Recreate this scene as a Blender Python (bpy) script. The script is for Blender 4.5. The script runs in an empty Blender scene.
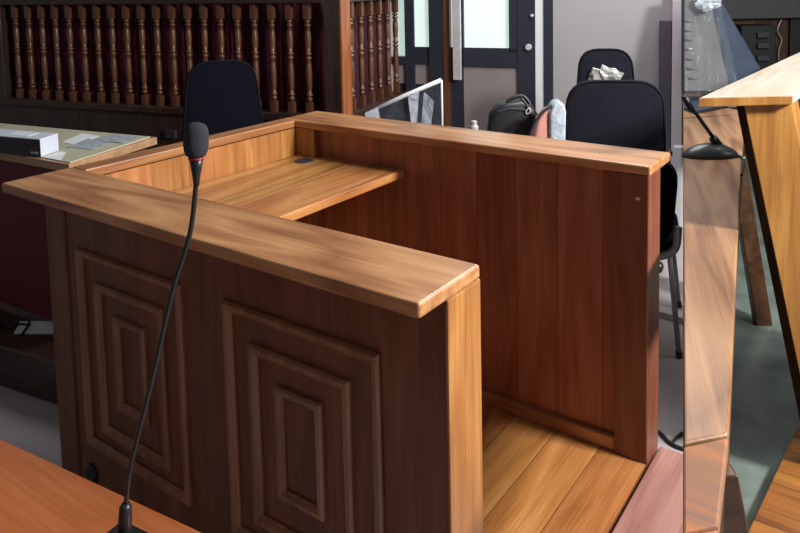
import bpy, bmesh, math, random
import numpy as np
from mathutils import Vector, Matrix
random.seed(4)
scene = bpy.context.scene
col = scene.collection

# ------------------------------------------------------------------ camera (solved from the booth's edges; metres)
F, PPX, PPY = 723.585, 432.21, 41.24
CAM = np.array([2.2345, -1.0089, 1.675])
def cam_axes(yaw, pitch, roll):
    cy, sy = math.cos(yaw), math.sin(yaw)
    fwd = np.array([sy*math.cos(pitch), cy*math.cos(pitch), -math.sin(pitch)])
    right = np.array([cy, -sy, 0.0]); up = np.cross(right, fwd)
    return right*math.cos(roll)+up*math.sin(roll), -right*math.sin(roll)+up*math.cos(roll), fwd
RT, UP, FW = cam_axes(-.5985, .0847, -.0176)
def ray(u, v): return FW + RT*(u-PPX)/F - UP*(v-PPY)/F
def atz(u, v, z):
    d = ray(u, v); return CAM + d*(z-CAM[2])/d[2]
def atd(u, v, t): return CAM + ray(u, v)*t
def atp(u, v, P, n):
    d = ray(u, v); P = np.array(P, float); n = np.array(n, float)
    return CAM + d*((P-CAM) @ n)/(d @ n)

cd = bpy.data.cameras.new('camera'); cam = bpy.data.objects.new('camera', cd); col.objects.link(cam)
M = Matrix(((RT[0], UP[0], -FW[0], CAM[0]), (RT[1], UP[1], -FW[1], CAM[1]), (RT[2], UP[2], -FW[2], CAM[2]), (0, 0, 0, 1)))
cam.matrix_world = M
cd.sensor_width = 36; cd.lens = F*36/800
cd.shift_x = -(PPX-400)/800; cd.shift_y = (PPY-266.5)/800
cd.clip_start = .02
scene.camera = cam

# ------------------------------------------------------------------ materials
def lin(c):
    r = []
    for v in c:
        v /= 255.0
        r.append(v/12.92 if v <= .04045 else ((v+.055)/1.055)**2.4)
    return (*r, 1)
def new_mat(name):
    m = bpy.data.materials.new(name); m.use_nodes = True
    nt = m.node_tree; b = nt.nodes['Principled BSDF']
    return m, nt, b
def plain(name, rgb, rough=.5, metal=0, var=.12, scale=18, bump=0, bscale=120, spec=.5):
    m, nt, b = new_mat(name); N = nt.nodes; L = nt.links
    tc = N.new('ShaderNodeTexCoord'); no = N.new('ShaderNodeTexNoise')
    no.inputs['Scale'].default_value = scale; no.inputs['Detail'].default_value = 5
    L.new(tc.outputs['Object'], no.inputs['Vector'])
    cr = N.new('ShaderNodeValToRGB'); c = lin(rgb)
    cr.color_ramp.elements[0].position = .3; cr.color_ramp.elements[1].position = .7
    cr.color_ramp.elements[0].color = (*[x*(1-var) for x in c[:3]], 1)
    cr.color_ramp.elements[1].color = (*[min(1, x*(1+var)) for x in c[:3]], 1)
    L.new(no.outputs['Fac'], cr.inputs['Fac']); L.new(cr.outputs['Color'], b.inputs['Base Color'])
    b.inputs['Roughness'].default_value = rough; b.inputs['Metallic'].default_value = metal
    b.inputs['Specular IOR Level'].default_value = spec
    if bump:
        n2 = N.new('ShaderNodeTexNoise'); n2.inputs['Scale'].default_value = bscale; n2.inputs['Detail'].default_value = 3
        L.new(tc.outputs['Object'], n2.inputs['Vector'])
        bp = N.new('ShaderNodeBump'); bp.inputs['Strength'].default_value = bump; bp.inputs['Distance'].default_value = .004
        L.new(n2.outputs['Fac'], bp.inputs['Height']); L.new(bp.outputs['Normal'], b.inputs['Normal'])
    return m
def wood(name, dark, mid, light, grain='z', across='x', plank=.12, seam=.35, rough=.34, var=.22, off=0.0, streak=1.0, coat=.15, rot=0.0):
    m, nt, b = new_mat(name); N = nt.nodes; L = nt.links
    tc = N.new('ShaderNodeTexCoord'); src = tc.outputs['Object']
    if rot:
        mp = N.new('ShaderNodeMapping'); mp.inputs['Rotation'].default_value = (0, 0, rot); L.new(src, mp.inputs['Vector']); src = mp.outputs['Vector']
    sp = N.new('ShaderNodeSeparateXYZ'); L.new(src, sp.inputs[0])
    ax = {'x': 0, 'y': 1, 'z': 2}; other = [a for a in 'xyz' if a not in (grain, across)][0]
    def math_(op, a, bb=None, c=None):
        n = N.new('ShaderNodeMath'); n.operation = op
        for i, v in enumerate((a, bb, c)):
            if v is None: continue
            if isinstance(v, (int, float)): n.inputs[i].default_value = v
            else: L.new(v, n.inputs[i])
        return n.outputs[0]
    g, p, q = sp.outputs[ax[grain]], sp.outputs[ax[across]], sp.outputs[ax[other]]
    pn = math_('MULTIPLY_ADD', p, 1/plank, off+100)
    idx = math_('FLOOR', pn); fr = math_('FRACT', pn)
    wn = N.new('ShaderNodeTexWhiteNoise'); wn.noise_dimensions = '1D'; L.new(idx, wn.inputs['W'])
    rnd = wn.outputs['Value']
    def vec(sa, sg):
        cb = N.new('ShaderNodeCombineXYZ')
        L.new(math_('MULTIPLY', p, sa), cb.inputs[0]); L.new(math_('MULTIPLY', q, sa), cb.inputs[1])
        L.new(math_('MULTIPLY_ADD', rnd, 23.0, math_('MULTIPLY', g, sg)), cb.inputs[2])
        return cb.outputs[0]
    def noise(v, det, dist=0):
        n = N.new('ShaderNodeTexNoise'); n.inputs['Scale'].default_value = 1; n.inputs['Detail'].default_value = det
        n.inputs['Distortion'].default_value = dist; L.new(v, n.inputs['Vector']); return n.outputs['Fac']
    s1 = noise(vec(20, 1.8), 6, .8)
    s2 = noise(vec(150, 4.5), 3)
    ring = math_('PINGPONG', math_('MULTIPLY', noise(vec(5.5, .75), 2, .3), 11), 1)
    fac = math_('MULTIPLY_ADD', ring, .20*streak, math_('MULTIPLY_ADD', s2, .42, math_('MULTIPLY', s1, .50)))
    fac = math_('SUBTRACT', fac, .06)
    cr = N.new('ShaderNodeValToRGB'); e = cr.color_ramp.elements
    e[0].position = .18; e[0].color = lin(dark); e[1].position = .84; e[1].color = lin(light)
    k = e.new(.5); k.color = lin(mid); L.new(fac, cr.inputs['Fac'])
    hs = N.new('ShaderNodeHueSaturation'); L.new(cr.outputs['Color'], hs.inputs['Color'])
    L.new(math_('MULTIPLY_ADD', rnd, 2*var, 1-var), hs.inputs['Value'])
    wn2 = N.new('ShaderNodeTexWhiteNoise'); wn2.noise_dimensions = '1D'; L.new(math_('ADD', idx, 37.3), wn2.inputs['W'])
    L.new(math_('MULTIPLY_ADD', wn2.outputs['Value'], .012, .494), hs.inputs['Hue'])
    colr = hs.outputs['Color']
    edge = math_('MINIMUM', fr, math_('SUBTRACT', 1.0, fr))
    sm = math_('LESS_THAN', edge, .0018/plank)
    if seam:
        mx = N.new('ShaderNodeMix'); mx.data_type = 'RGBA'; mx.blend_type = 'MULTIPLY'
        L.new(math_('MULTIPLY', sm, seam), mx.inputs['Factor']); L.new(colr, mx.inputs[6]); mx.inputs[7].default_value = (.12, .08, .06, 1)
        colr = mx.outputs[2]
    L.new(colr, b.inputs['Base Color'])
    L.new(math_('MULTIPLY_ADD', s1, .16, rough-.08), b.inputs['Roughness'])
    b.inputs['Coat Weight'].default_value = coat; b.inputs['Coat Roughness'].default_value = .25
    bp = N.new('ShaderNodeBump'); bp.inputs['Strength'].default_value = .25; bp.inputs['Distance'].default_value = .002
    L.new(math_('SUBTRACT', s2, math_('MULTIPLY', sm, 2.0)), bp.inputs['Height']); L.new(bp.outputs['Normal'], b.inputs['Normal'])
    return m
def glow(name, rgb, strength):
    m, nt, b = new_mat(name)
    no = nt.nodes.new('ShaderNodeTexNoise'); no.inputs['Scale'].default_value = 3
    tc = nt.nodes.new('ShaderNodeTexCoord'); nt.links.new(tc.outputs['Object'], no.inputs['Vector'])
    cr = nt.nodes.new('ShaderNodeValToRGB'); c = lin(rgb)
    cr.color_ramp.elements[0].color = (*[x*.88 for x in c[:3]], 1); cr.color_ramp.elements[1].color = c
    nt.links.new(no.outputs['Fac'], cr.inputs['Fac']); nt.links.new(cr.outputs['Color'], b.inputs['Emission Color'])
    b.inputs['Base Color'].default_value = (.5, .55, .53, 1); b.inputs['Emission Strength'].default_value = strength; b.inputs['Roughness'].default_value = .3
    return m
def film(name, alpha=.3, rgb=(150, 158, 168), scale=9, rough=.12):
    m, nt, b = new_mat(name); N = nt.nodes; L = nt.links
    out = N['Material Output']
    tr = N.new('ShaderNodeBsdfTransparent'); mx = N.new('ShaderNodeMixShader'); mx.inputs[0].default_value = alpha
    b.inputs['Base Color'].default_value = lin(rgb); b.inputs['Roughness'].default_value = rough; b.inputs['Specular IOR Level'].default_value = .9
    tc = N.new('ShaderNodeTexCoord'); no = N.new('ShaderNodeTexNoise'); no.inputs['Scale'].default_value = scale; no.inputs['Detail'].default_value = 4; no.inputs['Distortion'].default_value = 1.5
    L.new(tc.outputs['Object'], no.inputs['Vector'])
    bp = N.new('ShaderNodeBump'); bp.inputs['Strength'].default_value = 1; bp.inputs['Distance'].default_value = .03
    L.new(no.outputs['Fac'], bp.inputs['Height']); L.new(bp.outputs['Normal'], b.inputs['Normal'])
    L.new(tr.outputs[0], mx.inputs[1]); L.new(b.outputs[0], mx.inputs[2]); L.new(mx.outputs[0], out.inputs['Surface'])
    return m

TK = ((112, 66, 34), (160, 106, 58), (197, 144, 86))          # teak of the booth
RD = ((88, 42, 34), (120, 66, 50), (146, 90, 70))           # redder boards
W_z = wood('teak_upright', *TK, grain='z', across='x', plank=.145)
W_zy = wood('teak_upright_side', *TK, grain='z', across='y', plank=.15, var=.12)
RL = ((104, 62, 36), (154, 104, 65), (194, 144, 98))
W_x = wood('teak_rail_long', *RL, grain='x', across='y', plank=.4, seam=0, var=.05, streak=1.8, rough=.32)
W_y = wood('teak_rail_deep', *RL, grain='y', across='x', plank=.4, seam=0, var=.05)
W_post = wood('teak_post', *TK, grain='z', across='y', plank=.6, seam=0, var=.04)
W_shelf = wood('teak_shelf', *TK, grain='y', across='x', plank=.21, seam=.15, var=.1, streak=1.6)
W_back = wood('teak_back_boards', (104, 52, 40), (142, 80, 60), (168, 106, 80), grain='z', across='x', plank=.156, var=.16, seam=.5)
W_front = wood('teak_front_shaded', (80, 40, 22), (112, 64, 38), (138, 86, 54), grain='z', across='x', plank=.24, var=.12, seam=.3, coat=0, rough=.45)  # darker teak: the shade on the booth front is in the colour
W_mold = wood('teak_moulding', (98, 58, 38), (138, 88, 59), (170, 116, 82), grain='z', across='x', plank=.9, seam=0, var=.03)
W_plat = wood('teak_platform', (124, 74, 36), (172, 114, 64), (204, 148, 94), grain='y', across='x', plank=.155, seam=.6, var=.1, rough=.3, off=-.06)
W_table = wood('orange_table', (150, 78, 40), (178, 102, 58), (196, 124, 76), grain='x', across='y', plank=1.5, seam=0, var=.03, rough=.3, streak=.6)
W_step = wood('pinkish_step', (122, 80, 72), (148, 106, 98), (166, 124, 114), grain='y', across='x', plank=.3, seam=.2, rough=.3)
W_darkx = wood('dark_rail_wood', (34, 22, 18), (58, 38, 30), (84, 58, 44), grain='x', across='z', plank=.5, seam=0, rough=.4)
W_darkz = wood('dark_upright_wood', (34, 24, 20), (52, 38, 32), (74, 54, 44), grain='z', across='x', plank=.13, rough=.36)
W_balus = wood('baluster_wood', (64, 36, 25), (94, 57, 40), (120, 77, 54), grain='z', across='x', plank=.5, seam=0, rough=.36, coat=.3)
W_corner = wood('corner_post_lit_wood', (110, 54, 28), (150, 84, 48), (178, 110, 68), grain='z', across='x', plank=.5, seam=0, rough=.35)  # lit copy of the corner post's wood
W_deskedge = wood('desk_edge_wood', (150, 110, 82), (180, 138, 104), (205, 166, 130), grain='x', across='y', plank=.8, seam=0, rough=.4)
W_bench = wood('bench_plank', (88, 60, 40), (134, 96, 66), (166, 126, 92), grain='y', across='x', plank=.6, seam=0, var=.04, rough=.4, streak=2.4, rot=-.345)
W_bench2 = wood('weathered_plank', (92, 90, 92), (146, 98, 70), (182, 114, 74), grain='x', across='y', plank=.14, seam=0, var=.12, rough=.75, streak=1.6, coat=0)
W_edge = wood('bench_edge', (44, 28, 18), (66, 42, 26), (92, 62, 38), grain='y', across='x', plank=.8, seam=0, var=.03)
W_stand = wood('stand_wood', (112, 72, 28), (154, 106, 50), (184, 138, 74), grain='z', across='x', plank=.5, seam=0, var=.04, rough=.35)
W_standtop = wood('stand_top_glare_wood', (206, 190, 168), (228, 214, 196), (240, 230, 216), grain='y', across='x', plank=.5, seam=0, var=.04, rough=.2, coat=.6)  # stand wood whitened, glare put into the colour
W_lowplat = wood('low_platform_wood', (74, 42, 16), (128, 78, 34), (168, 110, 52), grain='x', across='y', plank=.2, seam=.9, var=.15)
W_farwall = wood('far_panel_wood', (48, 30, 20), (78, 52, 34), (104, 72, 48), grain='z', across='x', plank=.3, seam=.5)

m_fabric = plain('black_fabric', (32, 32, 42), .95, bump=.4, bscale=500, spec=.15)
m_fabric_blue = plain('navy_black_fabric', (15, 16, 27), .95, bump=.4, bscale=500, spec=.1)
m_piping = plain('black_piping', (20, 20, 26), .9, spec=.15)
m_foam = plain('mic_foam', (44, 48, 56), .95, bump=.8, bscale=900)
m_black = plain('black_plastic', (24, 25, 28), .4)
m_red = plain('red_ring', (150, 30, 30), .5)
m_steel = plain('brushed_steel', (200, 196, 200), .4, metal=.35)
m_greytube = plain('grey_tube_metal', (150, 150, 160), .35, metal=.4)
m_wallgrey = plain('wall_paint_grey', (150, 145, 148), .85, var=.04, scale=4)
m_jamb = plain('jamb_paint', (198, 190, 196), .7, var=.03)
m_white = plain('white_paint', (206, 206, 208), .6, var=.03)
m_frame = plain('dark_door_frame', (36, 38, 50), .5)
m_doorpanel = plain('grey_door_panel', (128, 118, 116), .7, var=.04)
m_brownstile = wood('brown_door_stile', (60, 36, 26), (88, 56, 42), (110, 74, 56), grain='z', across='x', plank=.5, seam=0)
m_frost = glow('frosted_glass_daylight', (206, 232, 222), .78)
m_curtain = plain('dark_red_curtain', (78, 8, 30), .85, var=.3, scale=6)
m_redpanel = plain('dark_red_panel', (96, 8, 32), .6, var=.15, scale=3)
m_glass = plain('desk_glass_sheen', (184, 182, 158), .3, var=.06, scale=5, spec=.15)  # bright reflection on the glass put into a pale diffuse colour
m_paper = plain('white_paper', (214, 220, 224), .7, var=.04)
m_paperprint = plain('printed_paper', (150, 158, 166), .6, var=.35, scale=40)
m_box = plain('white_box_card', (196, 202, 216), .5, var=.03)
m_boxdark = plain('box_dark_face', (30, 20, 28), .25, var=.3, scale=30)
m_floor = plain('grey_floor_tile', (170, 162, 163), .5, var=.06, scale=6)
m_slate = plain('dark_slate_floor', (98, 110, 104), .45, var=.3, scale=7, bump=.3, bscale=25)
m_film = film('clear_plastic_film', .09, scale=5, rough=.08)
m_filmfold = film('folded_plastic_film', .5, rgb=(210, 218, 232), scale=6, rough=.15)
m_filmthin = film('thin_clear_film', .2, scale=14)
m_crumple = plain('silver_crumpled_plastic', (196, 196, 192), .25, metal=.3, bump=.6, bscale=40)
m_leather = plain('black_leather', (28, 29, 34), .42, bump=.3, bscale=150)
m_pink = plain('pink_fabric', (214, 150, 140), .7)
m_vent = plain('grey_vent_plastic', (38, 40, 44), .5)
m_bluegrey = plain('bluegrey_panel', (54, 64, 80), .4)
m_screen = plain('dark_screen_panel', (28, 32, 44), .2)
m_darkmetal = plain('dark_grey_metal', (48, 46, 56), .5)
m_darkbeam = plain('dark_grey_beam', (66, 66, 68), .7)
m_void = plain('black_upholstery', (16, 16, 17), .6)
m_cable = plain('black_cable', (22, 22, 24), .5)
m_dot = plain('pale_filler', (190, 165, 150), .6)

# ------------------------------------------------------------------ mesh helpers
def V(*a): return Vector(a)
def bm_box(lo, hi, bm=None):
    bm = bm or bmesh.new()
    (a, b_, c), (d, e, f) = lo, hi
    vs = [bm.verts.new(p) for p in ((a, b_, c), (d, b_, c), (d, e, c), (a, e, c), (a, b_, f), (d, b_, f), (d, e, f), (a, e, f))]
    for q in ((3, 2, 1, 0), (4, 5, 6, 7), (0, 1, 5, 4), (1, 2, 6, 5), (2, 3, 7, 6), (3, 0, 4, 7)): bm.faces.new([vs[i] for i in q])
    return bm
def bm_prism(pts, ext, bm=None):
    """polygon pts (3-D) swept by vector ext"""
    bm = bm or bmesh.new(); ext = Vector(ext)
    a = [bm.verts.new(Vector(p)) for p in pts]; b_ = [bm.verts.new(Vector(p)+ext) for p in pts]
    n = len(a)
    bm.faces.new(list(reversed(a))); bm.faces.new(b_)
    for i in range(n): bm.faces.new((a[i], a[(i+1) % n], b_[(i+1) % n], b_[i]))
    bmesh.ops.recalc_face_normals(bm, faces=bm.faces)
    return bm
def obox(O, ax, ay, lo, hi, bm=None):
    """box in a frame with origin O and horizontal axes ax, ay"""
    O, ax, ay = Vector(O), Vector(ax), Vector(ay); az = Vector((0, 0, 1))
    P = lambda x, y, z: O+ax*x+ay*y+az*z
    return bm_prism([P(lo[0], lo[1], lo[2]), P(hi[0], lo[1], lo[2]), P(hi[0], hi[1], lo[2]), P(lo[0], hi[1], lo[2])], az*(hi[2]-lo[2]), bm)
def bm_tube(path, rad, seg=12, bm=None, close=False):
    bm = bm or bmesh.new(); path = [Vector(p) for p in path]; n = len(path)
    if not hasattr(rad, '__len__'): rad = [rad]*n
    rings = []; prev = None
    for i, p in enumerate(path):
        t = (path[min(i+1, n-1)]-path[max(i-1, 0)]).normalized()
        if prev is None:
            u = t.cross(Vector((0, 0, 1)))
            if u.length < .05: u = t.cross(Vector((1, 0, 0)))
            u.normalize()
        else:
            u = (prev-t*prev.dot(t)).normalized()
        prev = u; w = t.cross(u)
        rings.append([bm.verts.new(p+(u*math.cos(2*math.pi*k/seg)+w*math.sin(2*math.pi*k/seg))*rad[i]) for k in range(seg)])
    for i in range(n-1):
        for k in range(seg): bm.faces.new((rings[i][k], rings[i][(k+1) % seg], rings[i+1][(k+1) % seg], rings[i+1][k]))
    bm.faces.new(list(reversed(rings[0]))); bm.faces.new(rings[-1])
    bmesh.ops.recalc_face_normals(bm, faces=bm.faces)
    return bm
def smooth_path(pts, n=8):
    pts = [Vector(p) for p in pts]; out = []
    for i in range(len(pts)-1):
        p0, p1, p2, p3 = pts[max(i-1, 0)], pts[i], pts[i+1], pts[min(i+2, len(pts)-1)]
        for k in range(n):
            t = k/n
            out.append(.5*((2*p1)+(p2-p0)*t+(2*p0-5*p1+4*p2-p3)*t*t+(3*p1-p0-3*p2+p3)*t**3))
    out.append(pts[-1]); return out
def bm_lathe(prof, O=(0, 0, 0), seg=16, bm=None):
    bm = bm or bmesh.new(); O = Vector(O); rings = []
    for r, z in prof: rings.append([bm.verts.new(O+V(r*math.cos(2*math.pi*k/seg), r*math.sin(2*math.pi*k/seg), z)) for k in range(seg)])
    for i in range(len(rings)-1):
        for k in range(seg): bm.faces.new((rings[i][k], rings[i][(k+1) % seg], rings[i+1][(k+1) % seg], rings[i+1][k]))
    bm.faces.new(list(reversed(rings[0]))); bm.faces.new(rings[-1])
    return bm
def obj(name, bm, mat, parent=None, bevel=0, seg=2, smooth=False, sub=0):
    me = bpy.data.meshes.new(name); bm.normal_update(); bm.to_mesh(me); bm.free(); me.materials.append(mat)
    o = bpy.data.objects.new(name, me); col.objects.link(o)
    if parent is not None:
        o.parent = parent
        base = parent
        off = Vector((0, 0, 0))
        while base is not None:
            off += base.location; base = base.parent
        if not parent.get('_local'): o.location = -off
    if bevel:
        md = o.modifiers.new('bevel', 'BEVEL'); md.width = bevel; md.segments = seg; md.limit_method = 'ANGLE'; md.angle_limit = math.radians(35)
    if sub:
        md = o.modifiers.new('sub', 'SUBSURF'); md.levels = sub; md.render_levels = sub
    if smooth:
        for p in me.polygons: p.use_smooth = True
    return o
def tag(o, label=None, cat=None, group=None, kind=None):
    if label: o['label'] = label
    if cat: o['category'] = cat
    if group: o['group'] = group
    if kind: o['kind'] = kind
    return o
def thing(name, label, cat, loc=(0, 0, 0), rz=0, group=None, local=False):
    o = bpy.data.objects.new(name, None); col.objects.link(o); o.location = loc; o.rotation_euler = (0, 0, rz); o.empty_display_size = .1
    tag(o, label, cat, group)
    if local: o['_local'] = 1
    return o
def sub(name, bm, mat, parent, **k):
    """sub-part: parent part is at an offset already, so local space is the same"""
    o = obj(name, bm, mat, None, **k); o.parent = parent
    return o
def struct(name, bm, mat, **k):
    return tag(obj(name, bm, mat, **k), kind='structure')

# ------------------------------------------------------------------ the witness booth
ZT, ZP = 1.10, .146            # cap top, platform top
L_, L2, D, w, lw, bw, t = 1.508, 1.560, 1.348, .216, .0722, .2148, .030
yi = D-bw                      # inner face of the back side
yo, xo = .098, .072
booth = thing('witness_booth', 'large open-sided teak witness booth with moulded front panels and wide top rails', 'witness booth', (.75, .67, 0))
zc = ZT-t
obj('front_panel', bm_box((xo, yo, 0), (L_-.02, w-.03, zc), None), W_front, booth)
# end post closing the front side; shaded and lit faces coloured separately
obj('pilaster', bm_box((L_-.165, yo-.003, 0), (L_-.0085, w-.004, zc)), W_front, booth)
obj('end_board', bm_box((L_-.008, yo-.005, 0), (L_, w, zc)), W_post, booth, bevel=.003)
obj('corner_post', bm_box((xo-.015, yo-.006, 0), (.160, w-.04, zc)), W_front, booth, bevel=.004)
# raised mouldings: three nested frames per panel, mitred
def frame_bm(x0, x1, z0, z1, y, wd=.026, dp=.016):
    bm = bmesh.new()
    prof = [(0, 0), (0, .55*dp), (.18*wd, dp), (.55*wd, dp), (wd, .35*dp), (wd, 0)]   # inward offset, height
    rings = []
    for o_, h in prof:
        rings.append([bm.verts.new((x, y-h, z)) for x, z in ((x0+o_, z0+o_), (x1-o_, z0+o_), (x1-o_, z1-o_), (x0+o_, z1-o_))])
    for i in range(len(prof)-1):
        for k in range(4): bm.faces.new((rings[i][k], rings[i][(k+1) % 4], rings[i+1][(k+1) % 4], rings[i+1][k]))
    for k in range(4): bm.faces.new((rings[-1][k], rings[-1][(k+1) % 4], rings[0][(k+1) % 4], rings[0][k]))
    bmesh.ops.recalc_face_normals(bm, faces=bm.faces)
    return bm
for X in (.222, .862):
    obj('moulding', frame_bm(X, X+.478, .322, .918, yo, .028, .015), W_mold, booth)
    obj('moulding', frame_bm(X+.084, X+.396, .386, .834, yo, .028, .015), W_mold, booth)
    obj('moulding', frame_bm(X+.168, X+.312, .484, .756, yo, .025, .014), W_mold, booth)
# left side, back side
obj('side_panel', bm_box((0.0, w-.04, 0), (lw, D-.1, zc-.003)), W_zy, booth)
obj('back_panel', bm_box((.16, yi+.028, 0), (L2-.10, yi+.07, zc)), W_back, booth)
obj('back_post', bm_box((lw-.02, yi, ZP), (.178, yi+.118, zc)), W_z, booth, bevel=.003)
obj('end_board', bm_box((1.453, yi, .02), (L2, 1.252, zc)), wood('teak_end_board', *RD, grain='z', across='y', plank=.8, seam=0, var=.03), booth, bevel=.004)
dot = obj('filler_spot', bm_prism([(1.526+.009*math.cos(a), yi-.0005, .995+.005*math.sin(a)) for a in [k*math.pi/6 for k in range(12)]], (0, .002, 0)), m_dot, booth)
# caps
obj('front_rail', bm_box((-.004, 0, zc), (L_, w, ZT)), W_x, booth, bevel=.007, seg=3)
obj('side_rail', bm_box((-.004, w+.0005, zc), (lw, yi-.0005, ZT)), W_y, booth, bevel=.004)
obj('back_rail', bm_box((-.004, yi, zc), (L2+.004, D, ZT)), W_x, booth, bevel=.006, seg=3)
# shelf
sh = obj('shelf', bm_box((lw, w-.03, .925), (.612, yi+.03, .955)), W_shelf, booth, bevel=.003)
gm = sub('cable_grommet', bm_lathe([(.036, .954), (.036, .9585), (.033, .960), (.004, .960)], (.186, 1.066, 0), 24), m_darkmetal, sh)
# platform and skirting
obj('platform', bm_box((.06, w-.05, 0), (1.558, yi+.06, ZP)), W_plat, booth)
obj('skirting', bm_box((.178, yi+.006, ZP), (1.453, yi+.03, ZP+.045)), W_x, booth, bevel=.006)
ck = obj('cable_cover', bm_lathe([(.03, 0), (.03, .006), (.022, .012), (.003, .012)], (0, 0, 0), 20), m_black, booth)
ck.data.transform(Matrix.Translation((.225, yo, .225)) @ Matrix.Rotation(math.radians(90), 4, 'X'))
# step at the open end
st = obj('step', bm_prism([(1.566, .30, 0), (1.72, .30, 0), (1.72, 1.25, 0), (1.566, 1.25, 0)], (0, 0, ZP+.001)), W_step, bevel=.006, seg=3)
tag(st, 'low wooden step with pinkish sheen at the open end of the booth', 'step')

# ------------------------------------------------------------------ foreground table + gooseneck microphone
zt = .75
e0, e1 = atz(0, 438, zt), atz(205, 533, zt); ed = (e1-e0)/np.linalg.norm(e1-e0); en = np.array([ed[1], -ed[0], 0])
q0 = e0-ed*.9; q1 = e1+ed*.35
tab = thing('table', 'orange-brown wooden table in the foreground carrying the tall gooseneck microphone', 'table', tuple(((q0+q1)/2+en*.2)*np.array([1, 1, 0])))
P = lambda a: Vector(a)
obj('table_top', bm_prism([P(q0), P(q1), P(q1+en*.42), P(q0+en*.42)], (0, 0, -.035)), W_table, tab, bevel=.004)
for a, c in ((q0, 1), (q1, -1)):
    for k in (.05, .33):
        c0 = a+ed*.06*c+en*k
        obj('leg', bm_box((c0[0]-.025, c0[1]-.025, 0), (c0[0]+.025, c0[1]+.025, zt-.036)), W_table, tab, bevel=.003)
TM = 1.16
mb = atd(125, 540, TM)
mic = thing('gooseneck_microphone', 'tall black gooseneck microphone with foam windscreen on the foreground table', 'microphone', (mb[0], mb[1], zt))
obj('base', obox((mb[0], mb[1], zt), tuple(ed), tuple(-en), (-.055, -.075, 0), (.055, .04, .03)), m_black, mic, bevel=.008, seg=3)
obj('socket', bm_tube([P(mb*[1, 1, 0]+np.array([0, 0, zt+.025])), P(atd(125, 520, TM)), P(atd(125.5, 507, TM)), P(atd(126, 503, TM))], [.0105, .0105, .0095, .006], 16), m_black, mic, smooth=True)
stem_px = [(126, 503), (129, 475), (136, 443), (152, 380), (173, 290), (184, 255), (191, 228), (195, 195), (196.3, 178)]
obj('gooseneck', bm_tube(smooth_path([P(atd(u, v, TM)) for u, v in stem_px]), .0040, 12), m_black, mic, smooth=True)
obj('neck', bm_tube([P(atd(196.3, 186, TM)), P(atd(196.3, 176, TM)), P(atd(196.3, 168, TM)), P(atd(196.2, 157, TM))], [.0045, .0062, .0085, .0115], 16), m_black, mic, smooth=True)
obj('ring', bm_tube([P(atd(196.2, 159.6, TM)), P(atd(196.2, 157.6, TM))], [.0122, .0125], 20), m_red, mic, smooth=True)
prof = [(157.5, .010), (155.5, .0155), (151, .0185), (145, .0198), (138, .0200), (131, .0192), (126.5, .0165), (124, .012), (122.6, .006)]
obj('windscreen', bm_tube([P(atd(196, v, TM)) for v, r in prof], [r for v, r in prof], 20), m_foam, mic, smooth=True)

# ------------------------------------------------------------------ floor
struct('floor', bm_box((-6, -2.5, -.06), (6.5, 9, 0)), m_floor)
struct('trim_1', bm_prism([P(atz(640, 312, 0)), P(atz(700, 329, 0)), P(atz(700, 322, 0)), P(atz(640, 305, 0))], (0, 0, .03)), m_white)
bl = [atz(683, 560, 0), atz(683, 120, 0)]
struct('floor', bm_prism([P(atz(700, 640, 0)), P(atz(700, 118, 0)), V(4.5, 7.5, 0), V(6, 0, 0)], (0, 0, .004)), m_slate)

# ------------------------------------------------------------------ dais, judge's desk
def nrm(a): a = np.array(a, float); return a/np.linalg.norm(a)
g0, g1 = atz(0, 386, 0), atz(56, 405, 0); gd = nrm(g1-g0); gn = np.array([-gd[1], gd[0], 0])
ZD = .178
r0 = g0-gd*3.4; r1 = g1+gd*.42
dais = obj('dais', bm_prism([P(r0), P(r1), P(r1+gn*1.25), V(-.70, 2.9, 0), V(-.95, 3.5, 0), V(-4.6, 2.6, 0)], (0, 0, ZD)), W_darkx, bevel=.006)
tag(dais, 'low dark-stained wooden dais under the red-fronted desk and balustrade', 'dais')
zd = .945
d1, d2, d3, d4 = atz(0, 152, zd), atz(69, 164.5, zd), atz(157, 137, zd), atz(0, 123, zd)
fd = nrm(d2-d1); bd = nrm(d3-d4)
dl = d2-fd*2.4; dbl = d3-bd*2.4
desk = thing('judge_desk', 'long desk with dark red front and glass-topped pale wooden edge on the dais', 'desk', (dl[0]*.5+d2[0]*.5, dl[1]*.5+d2[1]*.5+.25, ZD))
obj('desk_top', bm_prism([P(dl), P(d2), P(d3), P(dbl)], (0, 0, -.036)), W_deskedge, desk, bevel=.003)
dn = np.array([-fd[1], fd[0], 0]); inset = lambda a, s, k: a+fd*s+dn*k
gt = obj('glass_top', bm_prism([P(inset(dl, .02, .014)), P(inset(d2, -.018, .016)), P(d3+np.array([-.022, -.022, 0])), P(dbl+np.array([.02, -.02, 0]))], (0, 0, .004)), m_glass, desk)
fr_ = [inset(dl, .02, .03), inset(d2, -.05, .03)]
fp = obj('front_panel', bm_prism([P(fr_[0]), P(fr_[1]), P(fr_[1]+dn*.03), P(fr_[0]+dn*.03)], (0, 0, -(zd-.037-ZD-.035))), m_redpanel, desk)
fp.location.z += -.037
e_a = inset(d2, -.05, .062); e_b = d3+np.array([-.02, -.05, 0])
e_b = e_a+nrm(e_b-e_a)*(np.linalg.norm(e_b-e_a))
sd = nrm(e_b-e_a); sn = np.array([-sd[1], sd[0], 0])
sp_ = obj('side_panel', bm_prism([P(e_a), P(e_b), P(e_b+sn*.03), P(e_a+sn*.03)], (0, 0, -(zd-.037-ZD))), m_redpanel, desk); sp_.location.z += -.037
e2 = inset(dl, .03, .062)
sp2 = obj('side_panel', bm_prism([P(e2), P(e2+dn*.4), P(e2+dn*.4+fd*.03), P(e2+fd*.03)], (0, 0, -(zd-.037-ZD))), m_redpanel, desk); sp2.location.z += -.037

zg = zd+.0042
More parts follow.
